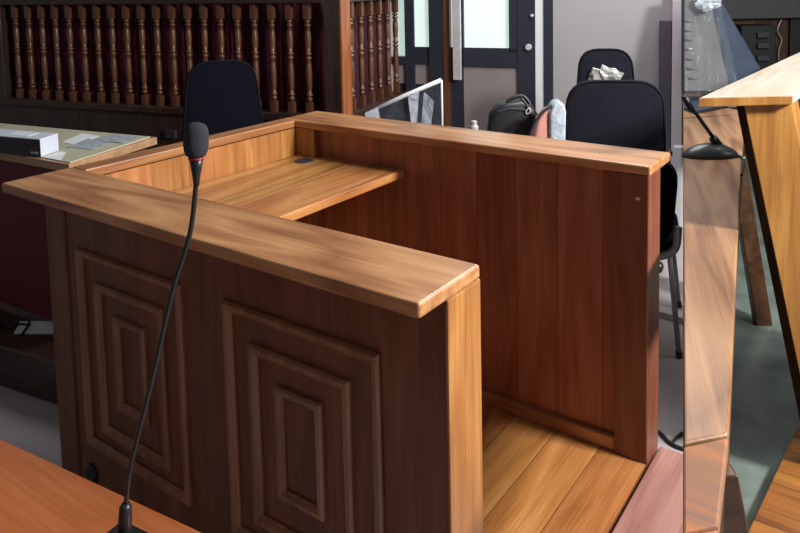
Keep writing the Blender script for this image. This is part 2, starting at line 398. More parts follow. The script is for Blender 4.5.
# white carton / device with dark front
b1, b2, b3 = atz(-6, 152.5, zg), atz(41, 157, zg), atz(59, 150.5, zg)
bxd = nrm(b2-b1); side = b3-b2; b0 = b2-bxd*.42
hb = .078
dev = thing('carton', 'white carton with dark front face lying on the glass desk top', 'carton', (b0[0]*.5+b2[0]*.5, b0[1]*.5+b2[1]*.5, zg))
obj('carton_body', bm_prism([P(b0), P(b2), P(b2+side), P(b0+side)], (0, 0, hb)), m_box, dev, bevel=.002)
bo = np.array([bxd[1], -bxd[0], 0])
obj('front_face', bm_prism([P(b0+bo*.002), P(b2+bo*.002), P(b2), P(b0)], (0, 0, hb-.004)), m_boxdark, dev)
lg = b2-bxd*.055+bo*.003
lgo = obj('logo', bm_prism([P(lg), P(lg+bxd*.04), P(lg+bxd*.04-bo*.001), P(lg-bo*.001)], (0, 0, .009)), m_paperprint, dev)
lgo.location.z += .012
tp = b0+bxd*.2+side*.2
ts = obj('flap', bm_prism([P(tp), P(tp+bxd*.13), P(tp+bxd*.13+side*.6), P(tp+side*.6)], (0, 0, .0015)), m_paper, dev); ts.location.z += hb
# papers
def sheet(px, m, label, z=0.0):
    pts = [P(atz(u, v, zg)) for u, v in px]
    o = obj('paper_sheet', bm_prism(pts, (0, 0, .0008)), m); o.location.z += z
    tag(o, label, 'paper', 'papers on the red-fronted desk'); return o
sheet([(62, 142), (82, 133.5), (100, 136), (78, 145)], m_paper, 'blank white paper on the glass desk top just right of the carton')
sheet([(66, 147.5), (88, 139), (110, 142.5), (92, 150)], m_paperprint, 'printed sheet in the middle of the glass desk top', .001)
sheet([(92, 140), (112, 134.5), (141, 137), (122, 143.5)], m_paperprint, 'printed sheet nearest the right end of the glass desk top', .002)
sheet([(44, 157.5), (60, 151.5), (66, 152.5), (60, 160.5)], m_paper, 'white paper corner at the front of the desk beside the carton')
# white sheet and cables under the desk
wp = obj('paper_sheet', bm_prism([P(atz(14, 334, ZD)), P(atz(60, 334, ZD)), P(atz(60, 322, ZD)), P(atz(20, 322, ZD))], (0, 0, .004)), m_paper)
tag(wp, 'white sheet lying on the dais under the red desk front', 'paper')
for k, pp_ in enumerate(([(-4, 330), (4, 324), (12, 327), (20, 324), (30, 325)], [(22, 334), (27, 327), (29, 322), (27, 316)])):
    c = obj('cable', bm_tube(smooth_path([P(atz(u, v, ZD+.008)) for u, v in pp_]), .005, 8), m_cable, smooth=True)
    tag(c, ('black cable lying along the dais edge at far left', 'short black cable crossing the white sheet on the dais')[k], 'cable')

# ------------------------------------------------------------------ balustrade with curtains
bdv = np.array([.970, .243, 0]); bev = np.array([-.243, .970, 0])
A0 = np.array([-3.897, 1.793, 0])
bal = thing('balustrade', 'tall dark turned-baluster railing with lit corner post behind the desk', 'balustrade', (-2.4, 2.2, ZD))
bpt = lambda s, n, z: P(A0+bdv*s+bev*n+np.array([0, 0, z]))
OA = tuple(A0)
SP = 2.955; PW = .133
obj('top_rail', obox(OA, tuple(bdv), tuple(bev), (-1.2, -.005, 1.535), (SP, .125, 1.60)), W_darkx, bal, bevel=.006)
obj('bottom_rail', obox(OA, tuple(bdv), tuple(bev), (-1.2, -.01, .735), (SP, .12, .79)), W_darkx, bal, bevel=.008)
obj('lower_panel', obox(OA, tuple(bdv), tuple(bev), (-1.2, .02, ZD), (SP, .07, .735)), W_darkz, bal)
obj('corner_post', obox(OA, tuple(bdv), tuple(bev), (SP, 0, ZD), (SP+PW-.012, PW, 1.66)), W_darkz, bal, bevel=.003)  # front of the post: shade put into the dark wood colour
obj('post_lit_side', obox(OA, tuple(bdv), tuple(bev), (SP+PW-.012, .001, ZD), (SP+PW, PW, 1.66)), W_corner, bal)  # sunward side of the same post, its light put into the colour
obj('post', obox(OA, tuple(bdv), tuple(bev), (-.10, .0, .79), (.06, .12, 1.535)), W_darkz, bal, bevel=.004)
obj('top_rail', obox(OA, tuple(bdv), tuple(bev), (SP+.01, PW, 1.535), (SP+PW-.005, 1.12, 1.60)), W_darkx, bal, bevel=.006)
obj('bottom_rail', obox(OA, tuple(bdv), tuple(bev), (SP+.01, PW, .735), (SP+PW, 1.12, .79)), W_darkx, bal, bevel=.006)
obj('lower_panel', obox(OA, tuple(bdv), tuple(bev), (SP+.04, PW, ZD), (SP+.09, 1.12, .735)), W_darkz, bal)
_nn = np.array([.243, -.97, 0]); _p0 = A0+bev*.02
sq = [P(atp(u, v, _p0, _nn)) for u, v in ((167.5, 129), (177.5, 129.6), (177.5, 138), (167.5, 137.5))]
obj('socket_box', bm_prism(sq, Vector(_nn*.03)), m_darkmetal, bal, bevel=.003)
def baluster_bm():
    bm = bmesh.new(); h = .745
    bm_box((-.018, -.018, 0), (.018, .018, .075), bm); bm_box((-.018, -.018, h-.108), (.018, .018, h), bm)
    pr = [(.015, .074), (.013, .085), (.019, .092), (.019, .100), (.013, .106), (.013, .112), (.020, .120), (.020, .130), (.013, .137), (.015, .160), (.0185, .215), (.0195, .27), (.0175, .33), (.0135, .362),
          (.020, .370), (.020, .380), (.013, .386), (.013, .392), (.020, .398), (.020, .408), (.0135, .415), (.017, .45), (.0195, .50), (.018, .55), (.0135, .585), (.020, .590), (.020, .600), (.013, .605), (.013, .611), (.019, .616), (.019, .625), (.013, .631), (.015, h-.107)]
    bm_lathe(pr, (0, 0, 0), 14, bm); return bm
b0_ = None
spots = [A0+bdv*(.172+.1389*k)+bev*.045 for k in range(-5, 20) if k != -1 and k != -2] + [A0+bdv*(SP+.075)+bev*(PW+.115+.156*k) for k in range(6)]
for i, s in enumerate(spots):
    if b0_ is None:
        b0_ = obj('baluster', baluster_bm(), W_balus, None)
        for pl in b0_.data.polygons: pl.use_smooth = len(pl.vertices) == 4 and pl.area < .0012
        o = b0_
    else:
        o = b0_.copy(); col.objects.link(o)
    o.parent = bal; o.location = (s[0]-bal.location.x, s[1]-bal.location.y, .79-bal.location.z)
    o.rotation_euler = (0, 0, math.atan2(.243, .97)); o.scale = (1.14, 1.14, 1)
def curtain_bm(O, ax, ay, L, z0, z1, amp=.018, wl=.11):
    bm = bmesh.new(); n = int(L/.012); fr = []; bk = []
    O, ax, ay = np.array(O), np.array(ax), np.array(ay)
    for i in range(n+1):
        s = L*i/n; y = amp*math.sin(2*math.pi*s/wl)+.4*amp*math.sin(2*math.pi*s/(wl*.43)+1)
        for lst, k in ((fr, 0), (bk, .006)):
            p = O+ax*s+ay*(y+k)
            lst.append((bm.verts.new((p[0], p[1], z0)), bm.verts.new((p[0], p[1], z1))))
    for i in range(n):
        bm.faces.new((fr[i][0], fr[i+1][0], fr[i+1][1], fr[i][1])); bm.faces.new((bk[i+1][0], bk[i][0], bk[i][1], bk[i+1][1]))
        bm.faces.new((fr[i][1], fr[i+1][1], bk[i+1][1], bk[i][1])); bm.faces.new((fr[i+1][0], fr[i][0], bk[i][0], bk[i+1][0]))
    for i in (0, n): bm.faces.new((fr[i][0], fr[i][1], bk[i][1], bk[i][0]))
    bmesh.ops.recalc_face_normals(bm, faces=bm.faces); return bm
c1 = obj('curtain', curtain_bm(A0+bev*.19-bdv*1.2, bdv, bev, SP+1.2-.05, ZD+.01, 1.7), m_curtain, smooth=True)
tag(c1, 'dark red curtain hanging behind the long run of balusters', 'curtain')
c2 = obj('curtain', curtain_bm(A0+bev*.22+bdv*(SP-.03), bev, -bdv, 1.0, ZD+.01, 1.7), plain('shaded_red_curtain', (48, 8, 18), .9, var=.3, scale=6), smooth=True)  # same red curtain, colour darkened to stand for shade
tag(c2, 'dark red curtain behind the short side run of balusters', 'curtain')

# ------------------------------------------------------------------ back wall, door, windows
Wp = np.array([-1.2, 3.62, 0]); wn = np.array([.243, -.97, 0])      # faces the booth
def ws(u, v=50): return float((atp(u, v, Wp, wn)-Wp) @ bdv)
def wz(u, v): return float(atp(u, v, Wp, wn)[2])
WO = tuple(Wp)
def wbox(u0, u1, z0, z1, front, back, bm=None):
    """box between two columns of the wall; front/back measured out of the wall towards the room"""
    return obox(WO, tuple(bdv), tuple(wn), (ws(u0), back, z0), (ws(u1), front, z1), bm)
zA, zB, zC = wz(480, 48), wz(480, 67), wz(420, 57)
struct('wall_back', obox(WO, tuple(bdv), tuple(wn), (ws(553), -.14, 0), (ws(682.5), 0, 2.9)), m_wallgrey)
struct('wall_back', obox(WO, tuple(bdv), tuple(wn), (-4.2, -.14, 0), (ws(391), 0, 2.9)), m_wallgrey)
struct('wall_back', obox(WO, tuple(bdv), tuple(wn), (ws(391), -.14, 2.35), (ws(553), 0, 2.9)), m_wallgrey)
def ethings(name): 
    o = bpy.data.objects.new(name, None); col.objects.link(o); o.location = (Wp[0]+bdv[0]*ws(470), Wp[1]+bdv[1]*ws(470), 0); o['kind'] = 'structure'; return o
win = ethings('window_1')
obj('pane', wbox(391, 405, zC, 2.3, -.06, -.07), m_frost, win)
obj('pane', wbox(414, 429.5, wz(420, 47), 2.3, -.02, -.03), m_frost, win)
bm = wbox(405, 414.2, 0, 2.35, 0, -.1); wbox(414, 430, wz(420, 64), wz(420, 47), -.005, -.06, bm); wbox(391, 405.2, wz(400, 64), wz(400, 57), .0, -.07, bm); wbox(391, 430, 0, wz(410, 83), -.03, -.06, bm); wbox(391, 430, 2.3, 2.35, 0, -.08, bm)
obj('window_frame', bm, m_frame, win)
obj('lower_panel', wbox(391, 430, wz(410, 84), wz(410, 63.5), -.02, -.05), m_doorpanel, win)
door = ethings('door_1')
bm = wbox(429.5, 443.5, 0, 2.35, .01, -.06); wbox(509, 521, zA-.03, 2.3, 0, -.05, bm); wbox(449, 521, zB, zA, 0, -.05, bm); wbox(517.5, 535.5, 0, 2.35, .005, -.06, bm); wbox(449, 535, 2.25, 2.35, 0, -.05, bm); wbox(449, 463, 0, zB, 0, -.05, bm)
wbox(460.5, 463.5, zB, 2.3, 0, -.05, bm)
obj('door_frame', bm, m_frame, door)
obj('stile', wbox(444, 450.5, 0, 2.3, .012, -.05), m_brownstile, door)
obj('pane', wbox(449, 510, zA-.01, 2.3, -.03, -.04), m_frost, door)
obj('lower_panel', wbox(462.5, 518.5, .08, zB+.004, -.012, -.04), m_doorpanel, door)
hz = wz(457, 79)
bm = wbox(455, 463, hz, 2.1, .06, .035); hc = ws(459)
obox(WO, tuple(bdv), tuple(wn), (hc-.008, 0, hz+.08), (hc+.008, .04, hz+.11), bm); obox(WO, tuple(bdv), tuple(wn), (hc-.008, 0, 1.98), (hc+.008, .04, 2.01), bm)
obj('door_handle', bm, m_steel, door, bevel=.004)
def disc_on_wall(u, v, r, n0, n1):
    c = atp(u, v, Wp, wn); bm = bmesh.new()
    return bm_prism([P(c+bdv*r*math.cos(a)+np.array([0, 0, r*math.sin(a)])+wn*n0) for a in [k*math.pi/8 for k in range(16)]], Vector(wn*(n1-n0)), bm)
obj('lock', disc_on_wall(529, 47, .024, .0, .03), m_steel, door, bevel=.004)
obj('latch', disc_on_wall(532.5, 15.5, .012, .0, .03), m_steel, door, bevel=.003)
struct('trim_2', wbox(535.5, 544, 0, 2.6, .004, -.1), m_white)
struct('trim_3', wbox(544, 553.2, 0, 2.6, .012, -.1), m_frame)
struct('trim_4', wbox(672.5, 682.5, 0, 2.9, .09, 0), m_jamb)
pb = obj('steel_post', wbox(659.5, 671.8, 0, wz(665, 20), .09, .002), plain('purple_grey_steel', (82, 76, 90), .5), bevel=.003)
tag(pb, 'dark steel post standing against the pale wall right of the chairs', 'post')

# far panelled wall behind the right-hand bench
T = 7.0
fl, frr = atd(672, 100, T), atd(980, 100, T)
fdv = nrm((frr-fl)*[1, 1, 0]); fnv = np.array([-fdv[1], fdv[0], 0]); fl[2] = 0
def fbox(u0, u1, v0, v1, n0, n1):
    a = atp(u0, v1, fl, fnv); b_ = atp(u1, v1, fl, fnv); zt_ = atp((u0+u1)/2, v0, fl, fnv)[2]; zb_ = 0 if v1 > 150 else atp((u0+u1)/2, v1, fl, fnv)[2]
    s0 = float((a-fl) @ fdv); s1 = float((b_-fl) @ fdv)
    return obox(tuple(fl), tuple(fdv), tuple(-fnv), (s0, n0, zb_), (s1, n1, zt_))
struct('wall_right', fbox(660, 1000, -140, 400, -.12, 0), W_farwall)
struct('trim_5', fbox(690, 1000, -60, 16, 0, .12), m_darkbeam)
pn = thing('dark_cabinet', 'black cabinet against the far panelled wall behind the wrapped monitor', 'cabinet', tuple(atd(745, 200, T-.2)*[1, 1, 0]))
obj('cabinet_body', fbox(722, 754, 24, 400, .005, .3), m_void, pn, bevel=.01)
for v in (30, 40, 52): 
    obj('shelf', fbox(742, 753, v, v+5, .3, .34), m_darkmetal, pn, bevel=.004)
obj('knob', bm_lathe([(.012, 0), (.016, .01), (.012, .022), (.002, .024)], P(atp(764, 59, fl, fnv)-fnv*.02), 12), m_steel, pn)
bp_ = obj('upholstered_strip', fbox(779, 791, 17, 400, .002, .05), m_void, bevel=.01)
tag(bp_, 'black upright strip on the far brown panelled wall', 'wall strip')
cw = obj('cable', bm_tube(smooth_path([P(atp(u, v, fl, fnv)-fnv*.03) for u, v in ((780, 19), (776, 30), (780, 40), (777, 52), (778, 70), (779, 130))]), .008, 6), m_greytube, smooth=True)
tag(cw, 'thin wire hanging down the far brown panelled wall', 'cable')

# ------------------------------------------------------------------ chairs
def pad_pts(W0, W1, H, r, n=6, zb=0):
    """rounded trapezoid outline in the local x-z plane: bottom width W0, top width W1"""
    cs = [(W0/2, zb), (W1/2, zb+H), (-W1/2, zb+H), (-W0/2, zb)]; out = []
    for i, c in enumerate(cs):
        p, q, nx = Vector((*c, 0)), Vector((*cs[i-1], 0)), Vector((*cs[(i+1) % 4], 0))
        a = p+(q-p).normalized()*r; b_ = p+(nx-p).normalized()*r
        for k in range(n+1):
            t_ = k/n; x = a*(1-t_)**2+p*2*t_*(1-t_)+b_*t_**2
            out.append((x.x, x.y))
    return out
def office_chair(label, loc, rz, W0, W1, H, zb, r, fabric, arms=False, thick=.07, tilt=.1, pedestal=True, group=None):
    t_ = thing('office_chair', label, 'chair', loc, rz, group, local=True)
    seat = bm_prism([(x, y-.25, .44) for x, y in pad_pts(.44, .48, .47, .1)], (0, 0, .075))
    obj('seat', seat, fabric, t_, bevel=.025, seg=4, smooth=True)
    y = lambda z: .24+(z-.5)*tilt
    pts = [V(x, y(z), z) for x, z in pad_pts(W0, W1, H, r, zb=zb)]
    bk = obj('backrest', bm_prism(pts, (0, thick, 0)), fabric, t_, bevel=.026, seg=4, smooth=True)
    rim = bm_tube([p+V(0, thick*.92, 0) for p in [V(x*.965, y(z), zb+(z-zb)*.985+.004) for x, z in pad_pts(W0, W1, H, r, zb=zb)]], .006, 6)
    sub('piping', rim, m_piping, bk, smooth=True)
    obj('back_bracket', bm_prism([(-.04, .20, .40), (.04, .20, .40), (.04, .27, .40), (-.04, .27, .40)], (0, tilt*.3, zb-.30)), m_black, t_, bevel=.01)
    if arms:
        for s in (-1, 1):
            a = bm_tube(smooth_path([(s*.25, .06, .47), (s*.29, .06, .52), (s*.29, .06, .70)]), .014, 10)
            ar = obj('arm', a, m_black, t_, smooth=True)
            sub('arm_pad', bm_box((s*.29-.032, -.10, .695), (s*.29+.032, .20, .725)), m_black, ar, bevel=.012, seg=3)
    if pedestal:
        obj('column', bm_lathe([(.03, .09), (.03, .25), (.02, .26), (.02, .43), (.07, .44)], (0, 0, 0), 14), m_black, t_)
        for k in range(5):
            a = 2*math.pi*k/5+.3; c, s = math.cos(a), math.sin(a)
            lg_ = obj('leg', bm_tube([(0, 0, .1), (.15*c, .15*s, .09), (.28*c, .28*s, .065)], [.028, .022, .016], 10), m_black, t_, smooth=True)
            sub('caster', bm_tube([(.28*c-.02*s, .28*s+.02*c, .03), (.28*c+.02*s, .28*s-.02*c, .03)], .03, 14), m_black, lg_, smooth=True)
    else:
        for sx in (-1, 1):
            for y0, y1 in ((-.2, -.25), (.2, .27)):
                lg_ = obj('leg', bm_tube([(sx*.19, y0, .45), (sx*.235, y1, .012)], .012, 10), m_greytube, t_, smooth=True)
                sub('foot_cap', bm_tube([(sx*.2325, y0+(y1-y0)*.94, .03), (sx*.2365, y1, .001)], .015, 10), m_black, lg_, smooth=True)
    return t_
def face(u, t_, zfloor=0):
    """ground point at column u, distance t_, and the turn that shows the chair's back to the room's open side"""
    p = atd(u, 100, t_); return (p[0], p[1], zfloor)
rz_cam = math.atan2(-(CAM-atd(614, 100, 3.8))[0], (CAM-atd(614, 100, 3.8))[1])   # local +y (back) towards the booth
office_chair('large black fabric chair whose back rises right behind the booth, nearest of the black chairs', face(609, 4.15), rz_cam+.10, .555, .50, .57, .56, .15, m_fabric, arms=True, tilt=.06)
office_chair('smaller black chair near the pale wall with crumpled silver plastic on it', face(603.5, 4.85), rz_cam+.05, .40, .32, .53, .70, .12, m_fabric, arms=False, tilt=.06)
pj = face(220, 4.45, ZD)
office_chair('navy-black high-backed chair on the dais in front of the balustrade', pj, math.atan2(-(CAM[0]-pj[0]), CAM[1]-pj[1])+.05, .50, .37, .60, .46, .13, m_fabric_blue, arms=False, tilt=.04)
pv = face(629, 3.42)
vc = office_chair('black visitor chair with grey tube legs just beyond the end of the booth', pv, rz_cam-.08, .40, .46, .40, .50, .12, m_fabric_blue, tilt=.08, pedestal=False)
obj('seat_rim', bm_tube(smooth_path([(-.225, .30, .60), (-.21, .31, .50), (-.12, .31, .455), (0, .31, .44), (.12, .31, .455), (.21, .31, .50), (.225, .30, .60)]), .017, 10), m_greytube, vc, smooth=True)
# crumpled silver plastic on the smaller chair
def crumple(center, size, n=3, amp=.25, seed=1, flat=1.0):
    rnd = random.Random(seed); bm = bmesh.new(); bmesh.ops.create_icosphere(bm, subdivisions=n, radius=1)
    for v in bm.verts:
        k = 1+rnd.uniform(-amp, amp)
        v.co = Vector((v.co.x*size[0]*k, v.co.y*size[1]*k, v.co.z*size[2]*k*flat))+Vector(center)
    return bm
cp = obj('plastic_bag', crumple(tuple(atd(606, 79, 4.44)), (.10, .022, .075), 3, .28, 3), m_crumple)
tag(cp, 'crumpled silver plastic bag stuffed behind the small black chair', 'plastic bag')

# ------------------------------------------------------------------ side table behind the booth with bag, bundle, wrapped screen
tz = .78
ta, tb, tc_ = atd(330, 120, 3.62), atd(560, 120, 3.62), None
sdv = nrm((tb-ta)*[1, 1, 0]); snv = np.array([-sdv[1], sdv[0], 0])
stb = thing('side_table', 'plain dark table behind the booth under the black bag', 'table', tuple(((ta+tb)/2)*[1, 1, 0]))
obj('table_top', obox((ta[0], ta[1], 0), tuple(sdv), tuple(snv), (.05, -.24, tz-.03), (1.13, .22, tz)), W_darkx, stb, bevel=.004)
for s in (.09, 1.09):
    for n_ in (-.2, .18): obj('leg', obox((ta[0], ta[1], 0), tuple(sdv), tuple(snv), (s-.02, n_-.02, 0), (s+.02, n_+.02, tz-.03)), W_darkz, stb)
def on_plane(px, t_, zmin=None): return [P(atd(u, v, t_)) for u, v in px]
def set_bottom(pts, z):
    for p in pts:
        pass
    return pts
# wrapped dark screen panel
T1 = 3.62
base_z = tz+.001
pA, pB, pC = atd(367, 113, T1), atd(441.5, 80, T1), atd(441.5, 125, T1)
scr = thing('screen_panel', 'dark flat screen panel wrapped in shiny clear plastic behind the booth', 'screen', tuple(((pA+pB)/2)*[1, 1, 0]+np.array([0, 0, base_z])))
bl_, br_ = np.array([pA[0], pA[1], base_z]), np.array([pB[0], pB[1], base_z])
obj('panel', bm_prism([P(bl_), P(br_), P(pB), P(pA)], Vector(snv*.03)), m_screen, scr, bevel=.004)
def strip(p, q, r_, m, nm): obj(nm, bm_tube([P(p), P((p+q)/2+np.array([0, 0, .003])), P(q)], r_, 8), m, scr, smooth=True)
strip(pA, pB, .011, m_white, 'edge'); strip(pB, br_, .006, m_white, 'edge')
def film_grid(c00, c10, c11, c01, nx, ny, amp, seed, n):
    rnd = random.Random(seed); bm = bmesh.new(); g = []
    ph = [rnd.uniform(0, 6) for _ in range(6)]
    for j in range(ny+1):
        row = []
        for i in range(nx+1):
            a, b_ = i/nx, j/ny
            p = (np.array(c00)*(1-a)+np.array(c10)*a)*(1-b_)+(np.array(c01)*(1-a)+np.array(c11)*a)*b_
            h = amp*(math.sin(9*a+ph[0]+3*b_)+.7*math.sin(17*a-6*b_+ph[1])+.5*math.sin(13*b_+ph[2]+8*a)+rnd.uniform(-.35, .35))
            row.append(bm.verts.new(Vector(p+np.array(n)*h)))
        g.append(row)
    for j in range(ny):
        for i in range(nx): bm.faces.new((g[j][i], g[j][i+1], g[j+1][i+1], g[j+1][i]))
    bmesh.ops.solidify(bm, geom=bm.faces[:], thickness=.001)
    return bm
fo = -snv*.018
obj('plastic_wrap', film_grid(bl_+fo, br_+fo, pB+fo, pA+fo, 26, 16, .006, 2, snv), m_film, scr, smooth=True)
fa, fb, fc = atd(424, 92, T1-.05), atd(434, 101, T1-.07), atd(431, 126, T1-.07)
obj('film_flap', bm_prism([P(fa), P(fb), P(fc), P(atd(421, 126, T1-.05))], Vector(-snv*.004)), m_filmfold, scr)
obj('film_fold', bm_prism([P(atd(408, 97, T1-.03)), P(atd(419, 91.5, T1-.03)), P(atd(417, 126, T1-.03)), P(atd(411.5, 126, T1-.03))], Vector(-snv*.003)), m_filmfold, scr)
obj('film_fold', bm_prism([P(atd(365, 113, T1-.03)), P(atd(378, 107, T1-.03)), P(atd(380, 118, T1-.03)), P(atd(366, 121, T1-.03))], Vector(-snv*.003)), m_filmfold, scr)
# little steel flask
fkb = atd(474, 124, 3.6)
fk = obj('flask', bm_lathe([(.022, 0), (.022, fkb[2]-tz-.012), (.015, fkb[2]-tz-.004), (.015, fkb[2]-tz+.015), (.004, fkb[2]-tz+.018)], (fkb[0], fkb[1], tz), 16), m_steel)
tag(fk, 'small steel flask peeking over the booth rail left of the bag', 'flask')
# black bag
T2 = 3.66
def cushion(px, t_, thick, m, parent, name, bev=.03):
    pts = [P(atd(u, v, t_)) for u, v in px]
    return obj(name, bm_prism(pts, Vector(snv*thick)), m, parent, bevel=bev, seg=4, smooth=True)
bgc = atd(512, 120, T2)
bag = thing('handbag', 'black leather handbag with looped handle standing behind the booth rail', 'bag', (bgc[0], bgc[1], tz))
def zrow(u, z, T2=3.53): 
    # column u at distance T2 down to height z
    v = 160.0
    for _ in range(40):
        p = atd(u, v, T2); v += (p[2]-z)*F/T2
    return (u, v)
cushion([zrow(486, tz+.004, T2), zrow(541, tz+.004, T2), (541, 118), (533, 107), (522, 102), (508, 104), (498, 108), (491, 117)], T2, .15, m_leather, bag, 'bag_body', .03)
hnd = smooth_path([P(atd(u, v, T2+.05)) for u, v in ((506, 106), (509, 100.5), (516, 97), (523, 96.5), (528, 101), (531, 108))])
obj('handle', bm_tube(hnd, .010, 10), m_leather, bag, smooth=True)
obj('strap', bm_tube(smooth_path([P(atd(u, v, T2-.006)) for u, v in ((521, 98), (526, 104), (530, 112), (533, 120), (528, 135))]), .007, 8), m_leather, bag, smooth=True)
obj('zip', bm_tube(smooth_path([P(atd(u, v, T2-.004)) for u, v in ((497, 112), (510, 109), (522, 110), (532, 112))]), .004, 6), m_darkmetal, bag, smooth=True)
obj('strap_ring', bm_tube(smooth_path([P(atd(u, v, T2-.012)) for u, v in ((526, 111), (529, 108), (530, 112), (527, 114), (526, 111))]), .003, 6), m_steel, bag, smooth=True)
# pink bundle in clear plastic
bdl = thing('wrapped_bundle', 'pink folded bundle in clear plastic between the handbag and the large chair', 'bundle', tuple(np.append(atd(551, 120, T2)[:2], tz)))
cushion([zrow(529, tz+.006), zrow(556, tz+.006), (556, 116), (552, 107), (545, 111), (538, 119)], T2-.13, .09, m_pink, bdl, 'bundle', .02)
cushion([zrow(550, tz+.006), zrow(565.5, tz+.006), (566.5, 112), (564.5, 104), (559, 101.5), (553.5, 104.5), (549.5, 114)], T2-.15, .12, plain('crinkled_white_plastic', (182, 192, 206), .16, var=.25, scale=30, bump=1, bscale=60), bdl, 'plastic_cover', .025)
obj('grey_hem', bm_tube(smooth_path([P(atd(u, v, T2-.15)) for u, v in ((530, 136), (536, 122), (543, 112), (552, 106))]), .009, 8), m_darkmetal, bdl, smooth=True)
# grey box just over the booth's back corner at the far right
wt = atd(678.0, 149, 4.75)
wb = obj('carton', bm_box((wt[0]-.03, wt[1]-.02, .0), (wt[0]+.025, wt[1]+.06, float(atd(678, 147, 4.75)[2]))), m_white)
tag(wb, 'narrow white upright carton behind the end of the booth rail', 'carton')

# ------------------------------------------------------------------ right-hand bench
zb = .85; TH = .045
bench = thing('bench_table', 'long brown plank table with splayed legs running away along the right', 'table', tuple(atz(705, 330, zb)*[1, 1, 0]))
zp = lambda *px: [P(atz(u, v, zb)) for u, v in px]
obj('plank', bm_prism(zp((683.3, 118.5), (745.3, 114), (742.5, 150), (739.5, 200), (736, 280), (732, 370), (728.6, 434), (683.3, 443)), (0, 0, -TH)), W_bench, bench, bevel=.006, seg=3)
obj('plank', bm_prism(zp((683.3, 446.5), (728, 437), (718, 526), (683.3, 533)), (0, 0, -TH)), W_bench2, bench, bevel=.004)
obj('plank', bm_prism(zp((683.3, 535), (717.8, 528), (712, 585), (683.3, 590)), (0, 0, -TH)), W_bench2, bench, bevel=.004)
obj('plank', bm_prism(zp((683.3, 92), (749, 104), (745.6, 113), (683.3, 117.3)), (0, 0, -TH)), W_bench, bench, bevel=.004)
ap = [atz(746, 108, zb), atz(737.5, 240, zb), atz(733.5, 330, zb), atz(729.5, 415, zb), atz(714, 560, zb)]
inw = -RT*.02; inw[2] = 0
obj('apron', bm_prism([P(p-np.array([0, 0, TH])) for p in ap]+[P(p-np.array([0, 0, TH])+inw*1.5) for p in reversed(ap)], (0, 0, -.09)), W_edge, bench)
def splay(px_top, px_bot, zt_, zf, wd, nm='leg'):
    a = np.array(px_top); b_ = np.array(px_bot); h = RT*wd; h[2] = 0; f_ = FW*.05; f_[2] = 0
    bm = bmesh.new()
    va = [bm.verts.new(P(a+x)) for x in (-h, h, h+f_, -h+f_)]; vb = [bm.verts.new(P(b_+x)) for x in (-h, h, h+f_, -h+f_)]
    bm.faces.new(va); bm.faces.new(list(reversed(vb)))
    for i in range(4): bm.faces.new((va[i], vb[i], vb[(i+1) % 4], va[(i+1) % 4]))
    bmesh.ops.recalc_face_normals(bm, faces=bm.faces)
    obj(nm, bm, W_edge, bench, bevel=.004)
lb = atz(765, 326, .005)
splay(atz(738, 148, zb)-np.array([0, 0, TH+.0]), lb, 0, 0, .038)
nb = atz(722, 452, zb)-np.array([0, 0, TH]); nbb = nb+np.array([.155, .02, 0]); nbb[2] = .005
splay(nb, nbb, 0, 0, .03)
lb2 = atz(720, 330, .005)
splay(atz(700, 148, zb)-np.array([0, 0, TH+.0]), atz(700, 290, .005), 0, 0, .03)

# mic base on the bench
mbp = atz(712, 158, zb); mr = RT*1.0; mr[2] = 0; mr = nrm(mr); mf = np.array([-mr[1], mr[0], 0])
m2 = thing('desk_microphone', 'black desk microphone base with angled stem on the brown plank table', 'microphone', (mbp[0], mbp[1], zb))
bm = bmesh.new()
def dome(cx, cy, rx, ry, h, seg=28):
    prof_ = [(1.0, 0), (1.0, .16), (.95, .3), (.8, .55), (.55, .82), (.28, .97), (.05, 1.0)]; rings = []
    for r_, z in prof_: rings.append([bm.verts.new(P(mbp+mr*(cx+rx*r_*math.cos(2*math.pi*k/seg))+mf*(cy+ry*r_*math.sin(2*math.pi*k/seg))+np.array([0, 0, h*z]))) for k in range(seg)])
    for i in range(len(rings)-1):
        for k in range(seg): bm.faces.new((rings[i][k], rings[i][(k+1) % seg], rings[i+1][(k+1) % seg], rings[i+1][k]))
    bm.faces.new(list(reversed(rings[0]))); bm.faces.new(rings[-1])
dome(.003, .03, .128, .065, .062)
obj('base', bm, plain('dark_grey_plastic', (58, 63, 64), .3), m2, smooth=True)
tdm = float((mbp-CAM) @ FW)
obj('stem', bm_tube([P(atd(684.5, 97, tdm-.05)), P(atd(700, 119, tdm-.02)), P(atd(716, 141.5, tdm+.03))], .0085, 10), m_darkmetal, m2, smooth=True)
obj('stem_tip', bm_tube([P(atd(684, 96, tdm-.05)), P(atd(692, 110, tdm-.03))], .014, 10), m_black, m2, smooth=True)
obj('socket', bm_tube([P(atd(713, 138, tdm+.02)), P(atd(720, 147, tdm+.035))], .019, 12), m_black, m2, smooth=True)
obj('cable', bm_tube(smooth_path([P(atd(735, 154, tdm+.02)), P(atz(742, 158, zb+.006)), P(atz(743.5, 164, zb+.0065)), P(atz(741.5, 175, zb+.0065))]), .006, 8), m_cable, m2, smooth=True)

